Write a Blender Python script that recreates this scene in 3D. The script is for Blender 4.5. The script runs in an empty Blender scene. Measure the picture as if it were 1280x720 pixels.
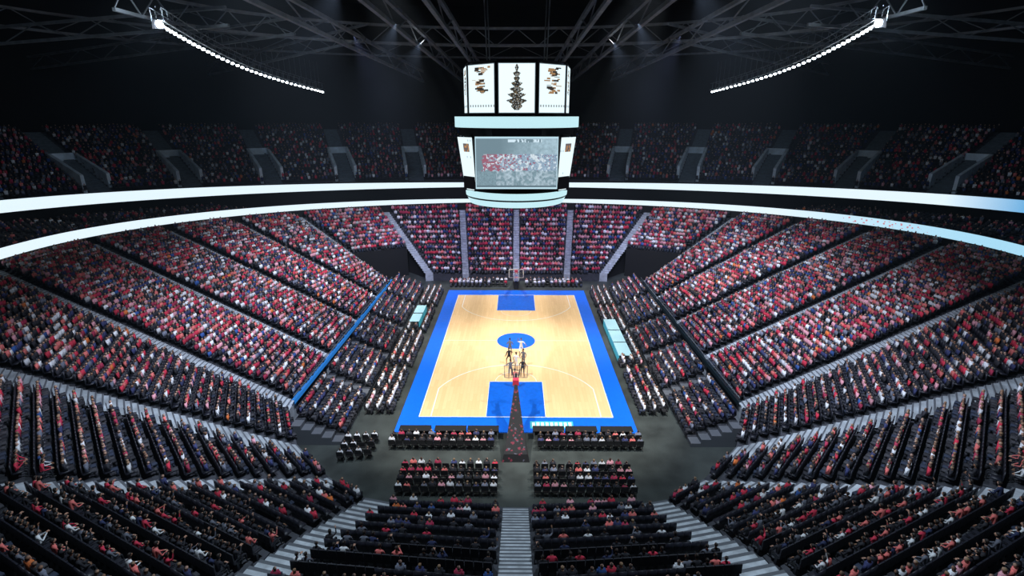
import bpy, bmesh, math, random
import numpy as np
from mathutils import Vector, Matrix
random.seed(7); rng=np.random.default_rng(11)
scene=bpy.context.scene
COL=scene.collection
try:
    scene.view_settings.view_transform='Standard'
except Exception: pass

# ------------------------------------------------------------ camera
CAMZ=22.5; PITCH=math.radians(18.74); YAW=math.radians(0.5); FPX=634.0
cam=bpy.data.cameras.new('camera'); cam.lens=36*FPX/1280; cam.sensor_width=36; cam.clip_end=500
camo=bpy.data.objects.new('camera',cam); COL.objects.link(camo)
camo.location=(0,0,CAMZ); camo.rotation_euler=(math.pi/2-PITCH,0,YAW); scene.camera=camo
CT,ST=math.cos(PITCH),math.sin(PITCH)
def proj(x,y,z):
    xx=x*math.cos(YAW)+y*math.sin(YAW); yy=-x*math.sin(YAW)+y*math.cos(YAW)
    dz=CAMZ-z; zc=yy*CT+dz*ST
    if zc<1: return (-9999,-9999,0)
    s=FPX/zc
    return (640+xx*s, 360+s*(dz*CT-yy*ST), s)

# ------------------------------------------------------------ materials
def mat(name,col,rough=.7,metal=0,noise=0,nscale=4,emit=None,estr=0,alpha=1,coat=0):
    m=bpy.data.materials.new(name); m.use_nodes=True; nt=m.node_tree; b=nt.nodes['Principled BSDF']
    b.inputs['Base Color'].default_value=(*col,1); b.inputs['Roughness'].default_value=rough
    b.inputs['Metallic'].default_value=metal
    if coat: b.inputs['Coat Weight'].default_value=coat
    if noise:
        n=nt.nodes.new('ShaderNodeTexNoise'); n.inputs['Scale'].default_value=nscale; n.inputs['Detail'].default_value=3
        tc=nt.nodes.new('ShaderNodeTexCoord'); nt.links.new(tc.outputs['Object'],n.inputs['Vector'])
        r=nt.nodes.new('ShaderNodeValToRGB')
        r.color_ramp.elements[0].position=.3; r.color_ramp.elements[1].position=.7
        r.color_ramp.elements[0].color=(*[c*(1-noise) for c in col],1)
        r.color_ramp.elements[1].color=(*[min(1,c*(1+noise)) for c in col],1)
        nt.links.new(n.outputs['Fac'],r.inputs['Fac']); nt.links.new(r.outputs['Color'],b.inputs['Base Color'])
    if emit: 
        b.inputs['Emission Color'].default_value=(*emit,1); b.inputs['Emission Strength'].default_value=estr
    if alpha<1: b.inputs['Alpha'].default_value=alpha
    return m
def attrmat(name,emit=0,rough=.8):
    m=bpy.data.materials.new(name); m.use_nodes=True; nt=m.node_tree; b=nt.nodes['Principled BSDF']
    a=nt.nodes.new('ShaderNodeAttribute'); a.attribute_name='col'
    b.inputs['Roughness'].default_value=rough
    if emit:
        b.inputs['Base Color'].default_value=(0.01,0.01,0.01,1)
        nt.links.new(a.outputs['Color'],b.inputs['Emission Color']); b.inputs['Emission Strength'].default_value=emit
    else:
        nt.links.new(a.outputs['Color'],b.inputs['Base Color'])
    return m
def ribbonmat(name,x0,x1,c1,marks=None):
    m=mat(name,(.02,.02,.02),.4,emit=(.74,.88,.97),estr=1.1); nt=m.node_tree; b=nt.nodes['Principled BSDF']
    tc=nt.nodes.new('ShaderNodeTexCoord'); sx=nt.nodes.new('ShaderNodeSeparateXYZ'); nt.links.new(tc.outputs['Object'],sx.inputs[0])
    mr=nt.nodes.new('ShaderNodeMapRange'); mr.inputs[1].default_value=x0; mr.inputs[2].default_value=x1; nt.links.new(sx.outputs['X'],mr.inputs[0])
    mx=nt.nodes.new('ShaderNodeValToRGB'); mx.color_ramp.elements[0].color=(.74,.88,.97,1); mx.color_ramp.elements[1].color=(*c1,1)
    nt.links.new(mr.outputs[0],mx.inputs['Fac']); out=mx.outputs['Color']
    if marks:
        n=nt.nodes.new('ShaderNodeTexVoronoi'); n.inputs['Scale'].default_value=2.6; nt.links.new(tc.outputs['Object'],n.inputs['Vector'])
        lt=nt.nodes.new('ShaderNodeMath'); lt.operation='LESS_THAN'; lt.inputs[1].default_value=.3; nt.links.new(n.outputs['Distance'],lt.inputs[0])
        prev=lt.outputs[0]
        for sock,op,val in ((sx.outputs['X'],'GREATER_THAN',marks[0]),(sx.outputs['X'],'LESS_THAN',marks[1]),(sx.outputs['Z'],'LESS_THAN',10.3),(sx.outputs['Z'],'GREATER_THAN',9.7)):
            g=nt.nodes.new('ShaderNodeMath'); g.operation=op; g.inputs[1].default_value=val; nt.links.new(sock,g.inputs[0])
            a=nt.nodes.new('ShaderNodeMath'); a.operation='MULTIPLY'; nt.links.new(prev,a.inputs[0]); nt.links.new(g.outputs[0],a.inputs[1]); prev=a.outputs[0]
        mm=nt.nodes.new('ShaderNodeMixRGB'); mm.inputs[2].default_value=(.55,.22,.26,1); nt.links.new(prev,mm.inputs[0]); nt.links.new(out,mm.inputs[1]); out=mm.outputs[0]
    nt.links.new(out,b.inputs['Emission Color']); return m
M={}
M['floor']=mat('floor_dark',(.04,.048,.046),.5,noise=.4,nscale=.6)
M['tread']=mat('terrace_concrete',(.04,.043,.055),.85,noise=.3,nscale=1.5)
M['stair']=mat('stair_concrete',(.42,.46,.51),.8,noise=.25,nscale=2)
M['walk']=mat('walkway_concrete',(.34,.38,.42),.8,noise=.35,nscale=.8)
M['nosing']=mat('stair_nosing',(.10,.11,.13),.8)
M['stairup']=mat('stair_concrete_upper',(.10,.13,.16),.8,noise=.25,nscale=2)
M['black']=mat('black_paint',(.004,.004,.006),.8)
M['wall']=mat('wall_black',(.003,.004,.005),.9,noise=.3,nscale=.2)
M['seat']=mat('seat_plastic',(.014,.015,.025),.5,noise=.3,nscale=3)
M['chair']=mat('chair_black',(.012,.012,.014),.5,noise=.2)
M['steel']=mat('roof_steel',(.16,.18,.20),.6,metal=.2,noise=.3,nscale=1)
M['ribbon']=ribbonmat('ribbon_led',36,50,(.35,.66,.85),(42,47.5))
M['ribbonblue']=ribbonmat('ribbon_led_upper',55,61,(.08,.36,.68))
M['lens']=mat('lamp_lens',(.9,.9,.9),.3,emit=(.82,.93,1),estr=12)
M['lens2']=mat('lamp_lens_bright',(.9,.9,.9),.3,emit=(.82,.93,1),estr=80)
M['blueapron']=mat('apron_blue',(.004,.14,.80),.4,noise=.06,nscale=3,coat=.1)
M['keyblue']=mat('key_blue',(.004,.12,.66),.4,noise=.12,nscale=3,coat=.1)
M['line']=mat('line_white',(.85,.84,.8),.4)
M['pad']=mat('padding_black',(.004,.004,.006),.85)
M['paleframe']=mat('hoop_pale_grey',(.6,.64,.68),.5)
M['red']=mat('red_vinyl',(.75,.05,.1),.4)
M['rim']=mat('rim_orange',(.85,.15,.03),.4)
M['net']=mat('net_white',(.6,.6,.6),.8)
M['glass']=mat('glass_board',(.2,.25,.28),.1,alpha=.08)
M['bframe']=mat('board_frame',(.12,.13,.15),.5)
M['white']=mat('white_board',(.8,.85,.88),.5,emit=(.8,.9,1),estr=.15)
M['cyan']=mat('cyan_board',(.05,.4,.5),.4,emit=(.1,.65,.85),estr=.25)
M['paletop']=mat('pale_blue_cloth',(.35,.6,.68),.6)
M['railblue']=mat('barrier_blue',(.02,.16,.5),.4,emit=(.03,.24,.7),estr=.45)
M['raildark']=mat('barrier_dark',(.015,.03,.04),.4)
def maple():
    m=bpy.data.materials.new('maple_floor'); m.use_nodes=True; nt=m.node_tree; b=nt.nodes['Principled BSDF']
    tc=nt.nodes.new('ShaderNodeTexCoord'); mp=nt.nodes.new('ShaderNodeMapping')
    mp.inputs['Rotation'].default_value=(0,0,math.pi/2)
    br=nt.nodes.new('ShaderNodeTexBrick'); br.inputs['Scale'].default_value=1
    br.inputs['Brick Width'].default_value=2.4; br.inputs['Row Height'].default_value=.3
    br.inputs['Mortar Size'].default_value=.006; br.inputs['Bias'].default_value=-.2
    br.inputs['Color1'].default_value=(.82,.57,.30,1); br.inputs['Color2'].default_value=(.75,.50,.245,1)
    br.inputs['Mortar'].default_value=(.60,.40,.20,1)
    nt.links.new(tc.outputs['Object'],mp.inputs['Vector']); nt.links.new(mp.outputs['Vector'],br.inputs['Vector'])
    nt.links.new(br.outputs['Color'],b.inputs['Base Color']); b.inputs['Roughness'].default_value=.5
    b.inputs['Coat Weight'].default_value=.06; b.inputs['Coat Roughness'].default_value=.3
    return m
M['wood']=maple()
def speckpad():
    m=mat('padding_printed',(.01,.01,.012),.8); nt=m.node_tree; b=nt.nodes['Principled BSDF']
    tc=nt.nodes.new('ShaderNodeTexCoord'); v=nt.nodes.new('ShaderNodeTexVoronoi'); v.inputs['Scale'].default_value=7; nt.links.new(tc.outputs['Object'],v.inputs['Vector'])
    r=nt.nodes.new('ShaderNodeValToRGB'); r.color_ramp.interpolation='CONSTANT'; s=nt.nodes.new('ShaderNodeSeparateColor'); nt.links.new(v.outputs['Color'],s.inputs[0]); nt.links.new(s.outputs[0],r.inputs['Fac'])
    e=r.color_ramp.elements; e[0].color=(.003,.003,.005,1); e[1].position=.86; e[1].color=(.14,.012,.03,1); x=e.new(.93); x.color=(.07,.07,.1,1); x=e.new(.95); x.color=(.01,.012,.02,1)
    nt.links.new(r.outputs['Color'],b.inputs['Base Color']); return m
M['speck']=speckpad()
M['crowd']=attrmat('crowd_clothing'); M['screen']=attrmat('screen_pixels',emit=1.25)

# ------------------------------------------------------------ mesh builder
class MB:
    def __init__(s): s.v=[];s.f=[];s.m=[]
    def add(s,vs,fs,mi=0):
        o=len(s.v); s.v+= [tuple(p) for p in vs]; s.f+=[tuple(i+o for i in f) for f in fs]; s.m+=[mi]*len(fs)
    def box(s,c,d,mi=0,rz=0,top=None):
        hx,hy,hz=d[0]/2,d[1]/2,d[2]/2; t=top or (1,1); vs=[]
        cr,sr=math.cos(rz),math.sin(rz)
        for z,k in ((-hz,(1,1)),(hz,t)):
            for x,y in ((-hx,-hy),(hx,-hy),(hx,hy),(-hx,hy)):
                x*=k[0];y*=k[1]
                vs.append((c[0]+x*cr-y*sr,c[1]+x*sr+y*cr,c[2]+z))
        s.add(vs,[(0,3,2,1),(4,5,6,7),(0,1,5,4),(1,2,6,5),(2,3,7,6),(3,0,4,7)],mi)
    def beam(s,p,q,w,mi=0,n=4):
        p=Vector(p);q=Vector(q);d=(q-p).normalized(); a=d.orthogonal().normalized(); 
        if abs(d.z)<.95: a=d.cross(Vector((0,0,1))).normalized()
        b=d.cross(a); vs=[]
        for c in (p,q):
            for k in range(n):
                t=2*math.pi*(k+.5)/n; vs.append(c+a*math.cos(t)*w*.7+b*math.sin(t)*w*.7)
        fs=[(k,(k+1)%n,n+(k+1)%n,n+k) for k in range(n)]+[tuple(range(n))[::-1],tuple(range(n,2*n))]
        s.add(vs,fs,mi)
    def obj(s,name,mats,loc=(0,0,0),parent=None,smooth=False,rot=0):
        me=bpy.data.meshes.new(name)
        me.from_pydata([(v[0]-loc[0],v[1]-loc[1],v[2]-loc[2]) for v in s.v],[],s.f)
        for m in mats: me.materials.append(m)
        me.polygons.foreach_set('material_index',s.m)
        if smooth: me.polygons.foreach_set('use_smooth',[True]*len(me.polygons))
        me.update()
        o=bpy.data.objects.new(name,me); COL.objects.link(o)
        if parent is None: o.location=loc
        else:
            o.parent=parent
            w=Vector((0,0,0)); q=parent
            while q: w+=q.location; q=q.parent
            o.location=Vector(loc)-w
        return o
def tag(o,label,cat,group=None,kind=None):
    o['label']=label; o['category']=cat
    if group:o['group']=group
    if kind:o['kind']=kind
    return o
def empty(name,loc):
    e=bpy.data.objects.new(name,None); e.location=loc; e.empty_display_size=.5; COL.objects.link(e); return e

# ------------------------------------------------------------ curves in plan
class Cv:
    def __init__(s,pts):
        s.p=np.array(pts,float); d=np.linalg.norm(np.diff(s.p,axis=0),axis=1); s.c=np.concatenate([[0],np.cumsum(d)])
    def at(s,t): 
        if t<0: 
            q=s.at(-t); return np.array([-q[0],q[1]])
        return np.array([np.interp(t,s.c,s.p[:,0]),np.interp(t,s.c,s.p[:,1])])
    def near(s,q): return s.c[np.argmin(np.sum((s.p-np.array(q))**2,axis=1))]
CY=49.5
def ell(a,bf,bn,t): 
    b=bf if math.cos(t)>0 else bn
    return (-a*math.sin(t),CY+b*math.cos(t))
def ellcv(a,bf,bn): return Cv([ell(a,bf,bn,math.pi*i/600) for i in range(601)])
def arc(cx,cy,r,a0,a1,n=16): return [(cx+r*math.cos(math.radians(a0+(a1-a0)*i/n)),cy+r*math.sin(math.radians(a0+(a1-a0)*i/n))) for i in range(n+1)]
def dens(pts):
    out=[]
    for a,b in zip(pts[:-1],pts[1:]):
        n=max(1,int(math.dist(a,b)/.25))
        out+=[(a[0]+(b[0]-a[0])*i/n,a[1]+(b[1]-a[1])*i/n) for i in range(n)]
    return out+[pts[-1]]
inner=Cv(dens([(0,69.5)]+arc(-11.5,64.5,5,90,180)+[(-17.0,33.0),(-15.0,29.4),(-12.2,26.9),(-8.6,24.7),(0,24.3)]))
outer=ellcv(49.3,29.8,44)

seats=[]
def deck(I,O,aisles,zo,pitch,zone,step,name,label,smat,front0=0,rstarts={},two=2,pitches={},straight=True,ramps=(),steps={}):
    for j in range(len(aisles)-1):
        a,b=aisles[j],aisles[j+1]
        i0,i1=a[0]+a[2]/2,b[0]-b[2]/2; o0,o1=a[1]+a[2]/2,b[1]-b[2]/2
        if straight:
            Ia,Ib,Oa,Ob=I.at(i0),I.at(i1),O.at(o0),O.at(o1)
            def P(u,r): return (Ia*(1-r)+Oa*r)*(1-u)+(Ib*(1-r)+Ob*r)*u
        else:
            def P(u,r): return I.at(i0+(i1-i0)*u)*(1-r)+O.at(o0+(o1-o0)*u)*r
        def zin(u): return a[3]+(b[3]-a[3])*u
        L=np.linalg.norm(P(.5,1)-P(.5,0)); pj=pitches.get(j,pitch); N=max(3,int(round(L/pj)))
        k0=int(N*rstarts.get(j,0)); K=max(4,int((o1-o0)/2)); stp=steps.get(j,step)
        prof=[]
        for i in range(k0,N):
            f=i/(N-1)
            if i==k0: prof.append((i/N,None))
            prof.append((i/N,f)); prof.append(((i+1)/N,f))
        for sgn in (-1,1):
            mb=MB(); vs=[];
            for r,f in prof:
                for k in range(K+1):
                    u=k/K; p=P(u,r); z=front0 if f is None else zin(u)+(zo-zin(u))*f
                    vs.append((p[0]*-sgn,p[1],z))
            fs=[];mm=[]
            for q in range(len(prof)-1):
                for k in range(K):
                    A=q*(K+1)+k; fs.append((A,A+1,A+K+2,A+K+1)); mm.append(1 if (q==0 and k0>0) else 0)
            for k in (0,K):
                for q in range(len(prof)-1):
                    A=q*(K+1)+k;B=A+K+1
                    o=len(vs); vs+= [(vs[A][0],vs[A][1],front0),(vs[B][0],vs[B][1],front0)]
                    if vs[A][:2]!=vs[B][:2]: fs.append((A,B,o+1,o)); mm.append(1 if (j+1 in rstarts or j-1 in rstarts) else 0)
            mb.add(vs,fs); mb.m=mm
            c=P(.5,.5); ob=mb.obj(name,[M['tread'],M['black']],(c[0]*-sgn,c[1],front0)); tag(ob,label,'seating terrace',name.replace('_',' ')+'s around the court')
            for i in range(k0,N):
                r=(i+.5)/N; f=i/(N-1)
                pl=[P(u,r) for u in np.linspace(0,1,24)]; cv=Cv(pl); n=int((cv.c[-1]-.15)/stp)
                if n<1: continue
                if L/N<.55: continue
                off=(cv.c[-1]-n*stp)/2
                for k in range(n):
                    t=off+(k+.5)*stp; p=cv.at(t); p2=cv.at(min(t+.05,cv.c[-1])); p1=cv.at(t-.05)
                    tx,ty=p2-p1; nx,ny=-ty,tx
                    u=t/cv.c[-1]; c0=P(u,0)-p
                    if nx*c0[0]+ny*c0[1]<0: nx,ny=-nx,-ny
                    z=zin(u)+(zo-zin(u))*f
                    x=p[0]*-sgn; nx*=-sgn
                    X,Y,s=proj(x,p[1],z+.6)
                    if -130<X<1410 and -50<Y<830: seats.append((x,p[1],z,math.atan2(ny,nx)-math.pi/2,zone,s if (0<X<1280 and Y<712) else 0,j))
    for j,a in enumerate(aisles):
        sI0,sI1,sO0,sO1=a[0]-a[2]/2,a[0]+a[2]/2,a[1]-a[2]/2,a[1]+a[2]/2
        last=a[0]>=I.c[-1]-.01; first=a[0]<.01
        L=np.linalg.norm(O.at(a[1])-I.at(a[0])); n=int(L/pitches.get(j,pitch)*two)
        for sgn in ((-1,) if (first or last) else (-1,1)):
            vs=[];fs=[];mm=[]
            def e(s,C,w):
                if last:
                    q=C.at(C.c[-1]-.01); return np.array([w,q[1]])
                return C.at(s)
            def row(r,zz):
                pa=e(sI0,I,-a[2]/2)*(1-r)+e(sO0,O,-a[2]/2)*r; pb=e(sI1,I,a[2]/2)*(1-r)+e(sO1,O,a[2]/2)*r
                vs.extend([(pa[0]*-sgn,pa[1],zz),(pb[0]*-sgn,pb[1],zz)])
            row(0,front0)
            for i in range(n):
                z=a[3]+(zo-a[3])*(i/(n-1))+.01
                row(i/n,z); row((i+.28)/n,z); row((i+1)/n,z); mm+= [0,1,0]
            for q in range(len(vs)//2-1): fs.append((2*q,2*q+1,2*q+3,2*q+2))
            mb=MB(); mb.add(vs,fs); mb.m=(mm+[0]*9)[:len(fs)]; c=I.at(a[0]); 
            ob=mb.obj('walkway' if j in ramps else 'aisle_stairs',[M['walk'] if j in ramps else smat,M['nosing']],(c[0]*-sgn,c[1],front0))
            if j in ramps: tag(ob,'wide grey concrete stepped walkway through the corner seating','walkway','corner walkways')
            else: tag(ob,'pale concrete aisle stairs climbing between seating sections','stairs','concrete aisle stairs between sections')

def A(pi,po,w,z): return (inner.near(pi),outer.near(po),w,z)
aisl=[(0,0,.9,1.0),A((-7.2,69.5),(-8.5,78.8),.9,1.0),A((-12.3,69.3),(-20,76.5),1.1,1.2),A((-16.5,63),(-31.5,72.3),1.1,1.8),
 A((-16.6,56.5),(-38.5,68),1.1,2.0),A((-16.8,49),(-44,62.5),1.1,2.0),A((-16.9,41),(-48,55.5),1.2,1.9),A((-17.0,33.4),(-49.2,45),1.4,1.6),
 A((-14.4,28.8),(-45,30.0),2.5,.8),A((-11.4,26.3),(-31,16),1.5,.6),A((-8.4,24.6),(-12.6,6.9),1.8,.5),(inner.c[-1],outer.c[-1],1.5,.5)]
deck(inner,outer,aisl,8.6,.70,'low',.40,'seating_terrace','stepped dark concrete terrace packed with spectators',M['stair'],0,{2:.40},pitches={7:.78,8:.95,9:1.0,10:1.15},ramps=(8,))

upI=ellcv(65.3,31.6,50); upO=ellcv(86,51,66)
ua=[]
tt=np.linspace(0,math.pi,601)
def samet(s): 
    t=np.interp(s,upI.c,tt); return np.interp(t,tt,upO.c)
for s in [5.2+10.4*i for i in range(10)]:
    ua.append((s,samet(s),2.3,13.0))
ua=[(0,0,1.2,13.0)]+ua
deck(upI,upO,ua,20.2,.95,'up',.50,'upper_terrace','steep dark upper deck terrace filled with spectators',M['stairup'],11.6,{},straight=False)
M['parapet']=mat('parapet_concrete',(.62,.72,.82),.8,noise=.2,nscale=1)
for a in ua[1:]:
    pI=upI.at(a[0]); pO=upO.at(a[1])
    for sgn in (-1,1):
        d=(pO-pI); L=np.linalg.norm(d); d=d/L; t=np.array([-d[1],d[0]])
        def W(r,w,z): 
            p=pI+d*L*r+t*w; return (p[0]*-sgn,p[1],z)
        mb=MB()
        for w in (-1.45,1.45):
            w0,w1=w-.2,w+.2
            za=lambda r:13.0+7.2*r
            r0,r1=.05,.50
            vs=[W(r0,w0,za(r0)-.4),W(r1,w0,za(r1)-.4),W(r1,w0,za(r1)+1.0),W(r0,w0,za(r0)+1.9),
                W(r0,w1,za(r0)-.4),W(r1,w1,za(r1)-.4),W(r1,w1,za(r1)+1.0),W(r0,w1,za(r0)+1.9)]
            mb.add(vs,[(0,1,2,3),(7,6,5,4),(0,4,5,1),(1,5,6,2),(2,6,7,3),(3,7,4,0)])
        zb=13+7.2*.5
        vs=[W(.5,-1.6,zb-.4),W(.5,1.6,zb-.4),W(.5,1.6,zb+1.0),W(.5,-1.6,zb+1.0),W(.52,-1.6,zb-.4),W(.52,1.6,zb-.4),W(.52,1.6,zb+1.0),W(.52,-1.6,zb+1.0)]
        mb.add(vs,[(0,1,2,3),(7,6,5,4),(0,4,5,1),(1,5,6,2),(2,6,7,3),(3,7,4,0)])
        c=W(.2,0,13.5); o=mb.obj('stairwell_parapet',[M['parapet']],c); tag(o,'pale concrete parapet around an upper deck stairwell','parapet','stairwell parapets on the upper deck')
clI=ellcv(50.4,30.6,44); clO=ellcv(64.9,31.4,50)
ca=[(clI.c[int(600*d/180)],clO.c[int(600*d/180)],1.0,8.8) for d in (42,54,66,78,90,102)]
deck(clI,clO,ca,9.6,1.1,'club',.6,'club_terrace','dim club level terrace between the two ribbon displays',M['tread'],8.6,{},straight=False)

# ------------------------------------------------------------ bands
def band(a,bf,bn,z0f,z1f,d0=-118,d1=118,mats=None,mi=lambda x:0,name='x',n=240,thick=.35):
    mb=MB(); vs=[];L=[]
    for i in range(n+1):
        d=math.radians(d0+(d1-d0)*i/n); x,y=ell(a,bf,bn,d); x2,y2=ell(a+thick,bf+thick,bn+thick,d)
        z0,z1=z0f(x),z1f(x); vs+=[(x,y,z0),(x,y,z1),(x2,y2,z1),(x2,y2,z0)]; L.append(x)
    fs=[];mm=[]
    for i in range(n):
        A_=4*i;B=A_+4
        for k,(p,q) in enumerate(((0,1),(1,2),(2,3),(3,0))):
            fs.append((A_+p,A_+q,B+q,B+p)); mm.append(mi(L[i]) if k==0 else 1)
    mb.add(vs,fs); mb.m=mm
    return mb.obj(name,mats)
hh=lambda x:(.50+.0105*abs(x))/2
o=band(49.5,30,44,lambda x:10-hh(x),lambda x:10+hh(x),mats=[M['ribbon'],M['black']],name='ribbon_display')
tag(o,'glowing white LED ribbon board around the lower bowl fascia','LED display','LED ribbon boards around the bowl')
hu=lambda x:(.62+.014*abs(x))/2
o=band(64.7,31,50,lambda x:12.3-hu(x),lambda x:12.3+hu(x),mats=[M['ribbonblue'],M['black']],name='ribbon_display')
tag(o,'glowing white upper LED ribbon board fading to blue','LED display','LED ribbon boards around the bowl')
o=band(49.4,29.9,44,lambda x:8.4,lambda x:10-hh(x)-.02,mats=[M['black'],M['black']],name='trim_1'); o['kind']='structure'
o=band(92,58,64,lambda x:0,lambda x:42,-180,180,mats=[M['wall'],M['wall']],name='wall_outer'); o['kind']='structure'
mb=MB(); mb.box((0,46,-.15),(200,140,.3)); o=mb.obj('floor',[M['floor']]); o['kind']='structure'
mb=MB(); mb.box((0,46,42.1),(200,140,.2)); o=mb.obj('ceiling',[M['wall']]); o['kind']='structure'
o=band(65.1,31.5,50,lambda x:9.0,lambda x:12.9,mats=[M['wall'],M['wall']],name='trim_2'); o['kind']='structure'

# ------------------------------------------------------------ court
Y0,Y1=34.5,63.15; YC=(Y0+Y1)/2
court=empty('basketball_court',(0,YC,0)); tag(court,'maple basketball court with blue apron, blue keys and centre circle','basketball court')
mb=MB(); mb.box((0,YC,.03),(18.3,Y1-Y0+4,.06)); mb.obj('apron',[M['blueapron']],(0,YC,0),court)
mb=MB(); mb.box((0,YC,.05),(15.24,Y1-Y0,.05)); mb.obj('playing_surface',[M['wood']],(0,YC,0),court)
for sg,yb in ((1,Y0),(-1,Y1)):
    mb=MB(); mb.box((0,yb+sg*2.8,.078),(4.7,5.6,.012)); mb.obj('painted_key',[M['keyblue']],(0,yb+sg*2.8,0),court)
mb=MB(); n=48; mb.add([(2.0*math.cos(2*math.pi*i/n),YC+2.0*math.sin(2*math.pi*i/n),.086) for i in range(n)],[tuple(range(n))]); mb.obj('center_circle',[M['keyblue']],(0,YC,0),court)
mb=MB(); LZ=.092
def lseg(p,q,w=.09):
    p=Vector((*p,LZ));q=Vector((*q,LZ));d=(q-p).normalized();n_=Vector((-d.y,d.x,0))*w/2
    mb.add([p-n_,q-n_,q+n_,p+n_],[(0,1,2,3)])
for sg,yb in ((1,Y0),(-1,Y1)):
    hy=yb+sg*1.6; R=7.24; ang=math.acos(6.7/R)
    pts=[(R*math.cos(t),hy+sg*R*math.sin(t)) for t in np.linspace(ang,math.pi-ang,40)]
    pts=[(6.7,yb)]+pts+[(-6.7,yb)]
    for a,b in zip(pts[:-1],pts[1:]): lseg(a,b)
    pts=[(1.83*math.cos(t),yb+sg*5.6+sg*1.83*math.sin(t)) for t in np.linspace(0,math.pi,24)]
    for a,b in zip(pts[:-1],pts[1:]): lseg(a,b,.05)
    for x in (-2.35,2.35): lseg((x,yb),(x,yb+sg*5.6),.05)
    lseg((-2.35,yb+sg*5.6),(2.35,yb+sg*5.6),.05)
lseg((-7.62,YC),(-2,YC),.06); lseg((2,YC),(7.62,YC),.06)
for x in (-7.62,7.62): lseg((x,Y0),(x,Y1),.07)
for y in (Y0,Y1): lseg((-7.62,y),(7.62,y),.07)
mb.obj('boundary_line',[M['line']],(0,YC,0),court)
mb=MB(); mb.box((2.75,33.45,.072),(3.3,.95,.03)); 
for i in range(9): mb.box((1.35+i*.35,33.45,.1),(.22,.6,.02),1)
o=mb.obj('floor_decal',[M['cyan'],M['white']],(2.55,33.2,0),court)

# hoops
def hoop(sg,yb,padw,armm,basem,frm,fw):
    e=empty('basketball_hoop',(0,yb-sg*4.3,0)); tag(e,'portable basketball hoop with black padded base and glass backboard' if sg>0 else 'portable basketball hoop with pale post and white framed backboard','basketball hoop','basketball hoops at both baselines')
    L=e.location
    mb=MB(); yc=yb-sg*4.0
    mb.add([(-padw,yc-sg*1.4,0),(padw,yc-sg*1.4,0),(padw*.6,yc+sg*1.5,0),(-padw*.6,yc+sg*1.5,0),
            (-padw*.85,yc-sg*1.2,.5),(padw*.85,yc-sg*1.2,.5),(padw*.55,yc+sg*1.3,1.0),(-padw*.55,yc+sg*1.3,1.0)],
           [(0,3,2,1),(4,5,6,7),(0,1,5,4),(1,2,6,5),(2,3,7,6),(3,0,4,7)])
    mb.obj('base_padding',[basem],tuple(L),e)
    mb=MB(); top=(0,yb+sg*1.0,3.35)
    q=[(-padw*.82,yc-sg*1.1,.48),(padw*.82,yc-sg*1.1,.48),(padw*.5,yc+sg*.9,.9),(-padw*.5,yc+sg*.9,.9),
       (-.10,yb-sg*.35,3.15),(.10,yb-sg*.35,3.15),(.10,yb+sg*.2,3.0),(-.10,yb+sg*.2,3.0)]
    mb.add(q,[(0,3,2,1),(4,5,6,7),(0,1,5,4),(1,2,6,5),(2,3,7,6),(3,0,4,7)])
    mb.beam((0,yb+sg*.0,3.1),top,.16)
    mb.beam((-.12,yb+sg*.1,3.0),(-.3,yb+sg*1.15,3.7),.06); mb.beam((.12,yb+sg*.1,3.0),(.3,yb+sg*1.15,3.7),.06)
    mb.obj('support_arm',[armm],tuple(L),e)
    mb=MB(); mb.box((0,yb-sg*.15,3.3),(.45,.4,.45)); mb.obj('joint_padding',[M['red']],tuple(L),e)
    by=yb+sg*1.22
    mb=MB(); mb.box((0,by,3.43),(1.83,.04,1.07)); mb.obj('backboard',[M['glass']],tuple(L),e)
    mb=MB()
    for x in (-.9,.9): mb.beam((x,by,2.9),(x,by,3.97),fw)
    for z in (2.9,3.97): mb.beam((-.9,by,z),(.9,by,z),fw)
    for x in (-.3,.3): mb.beam((x,by+sg*.03,3.1),(x,by+sg*.03,3.55),.03)
    mb.beam((-.3,by+sg*.03,3.55),(.3,by+sg*.03,3.55),.03)
    mb.obj('backboard_frame',[frm],tuple(L),e)
    mb=MB(); ry=by+sg*.4; n=20; ps=[(.23*math.cos(2*math.pi*i/n),ry+.23*math.sin(2*math.pi*i/n),3.05) for i in range(n)]
    for i in range(n): mb.beam(ps[i],ps[(i+1)%n],.025)
    mb.beam((0,by,3.05),(0,ry-sg*.23,3.05),.06); mb.obj('rim',[M['rim']],tuple(L),e)
    mb=MB()
    for i in range(0,n,2):
        for d in (2,-2):
            a=ps[i];b=ps[(i+d)%n]; mb.beam(a,(b[0]*.7,ry+(b[1]-ry)*.7,2.82),.01); mb.beam((a[0]*.7,ry+(a[1]-ry)*.7,2.82),(b[0]*.5,ry+(b[1]-ry)*.5,2.6),.01)
    mb.obj('net',[M['net']],tuple(L),e)
hoop(1,Y0,.95,M['speck'],M['speck'],M['bframe'],.03); hoop(-1,Y1,.5,M['paleframe'],M['pad'],M['line'],.08)

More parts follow.
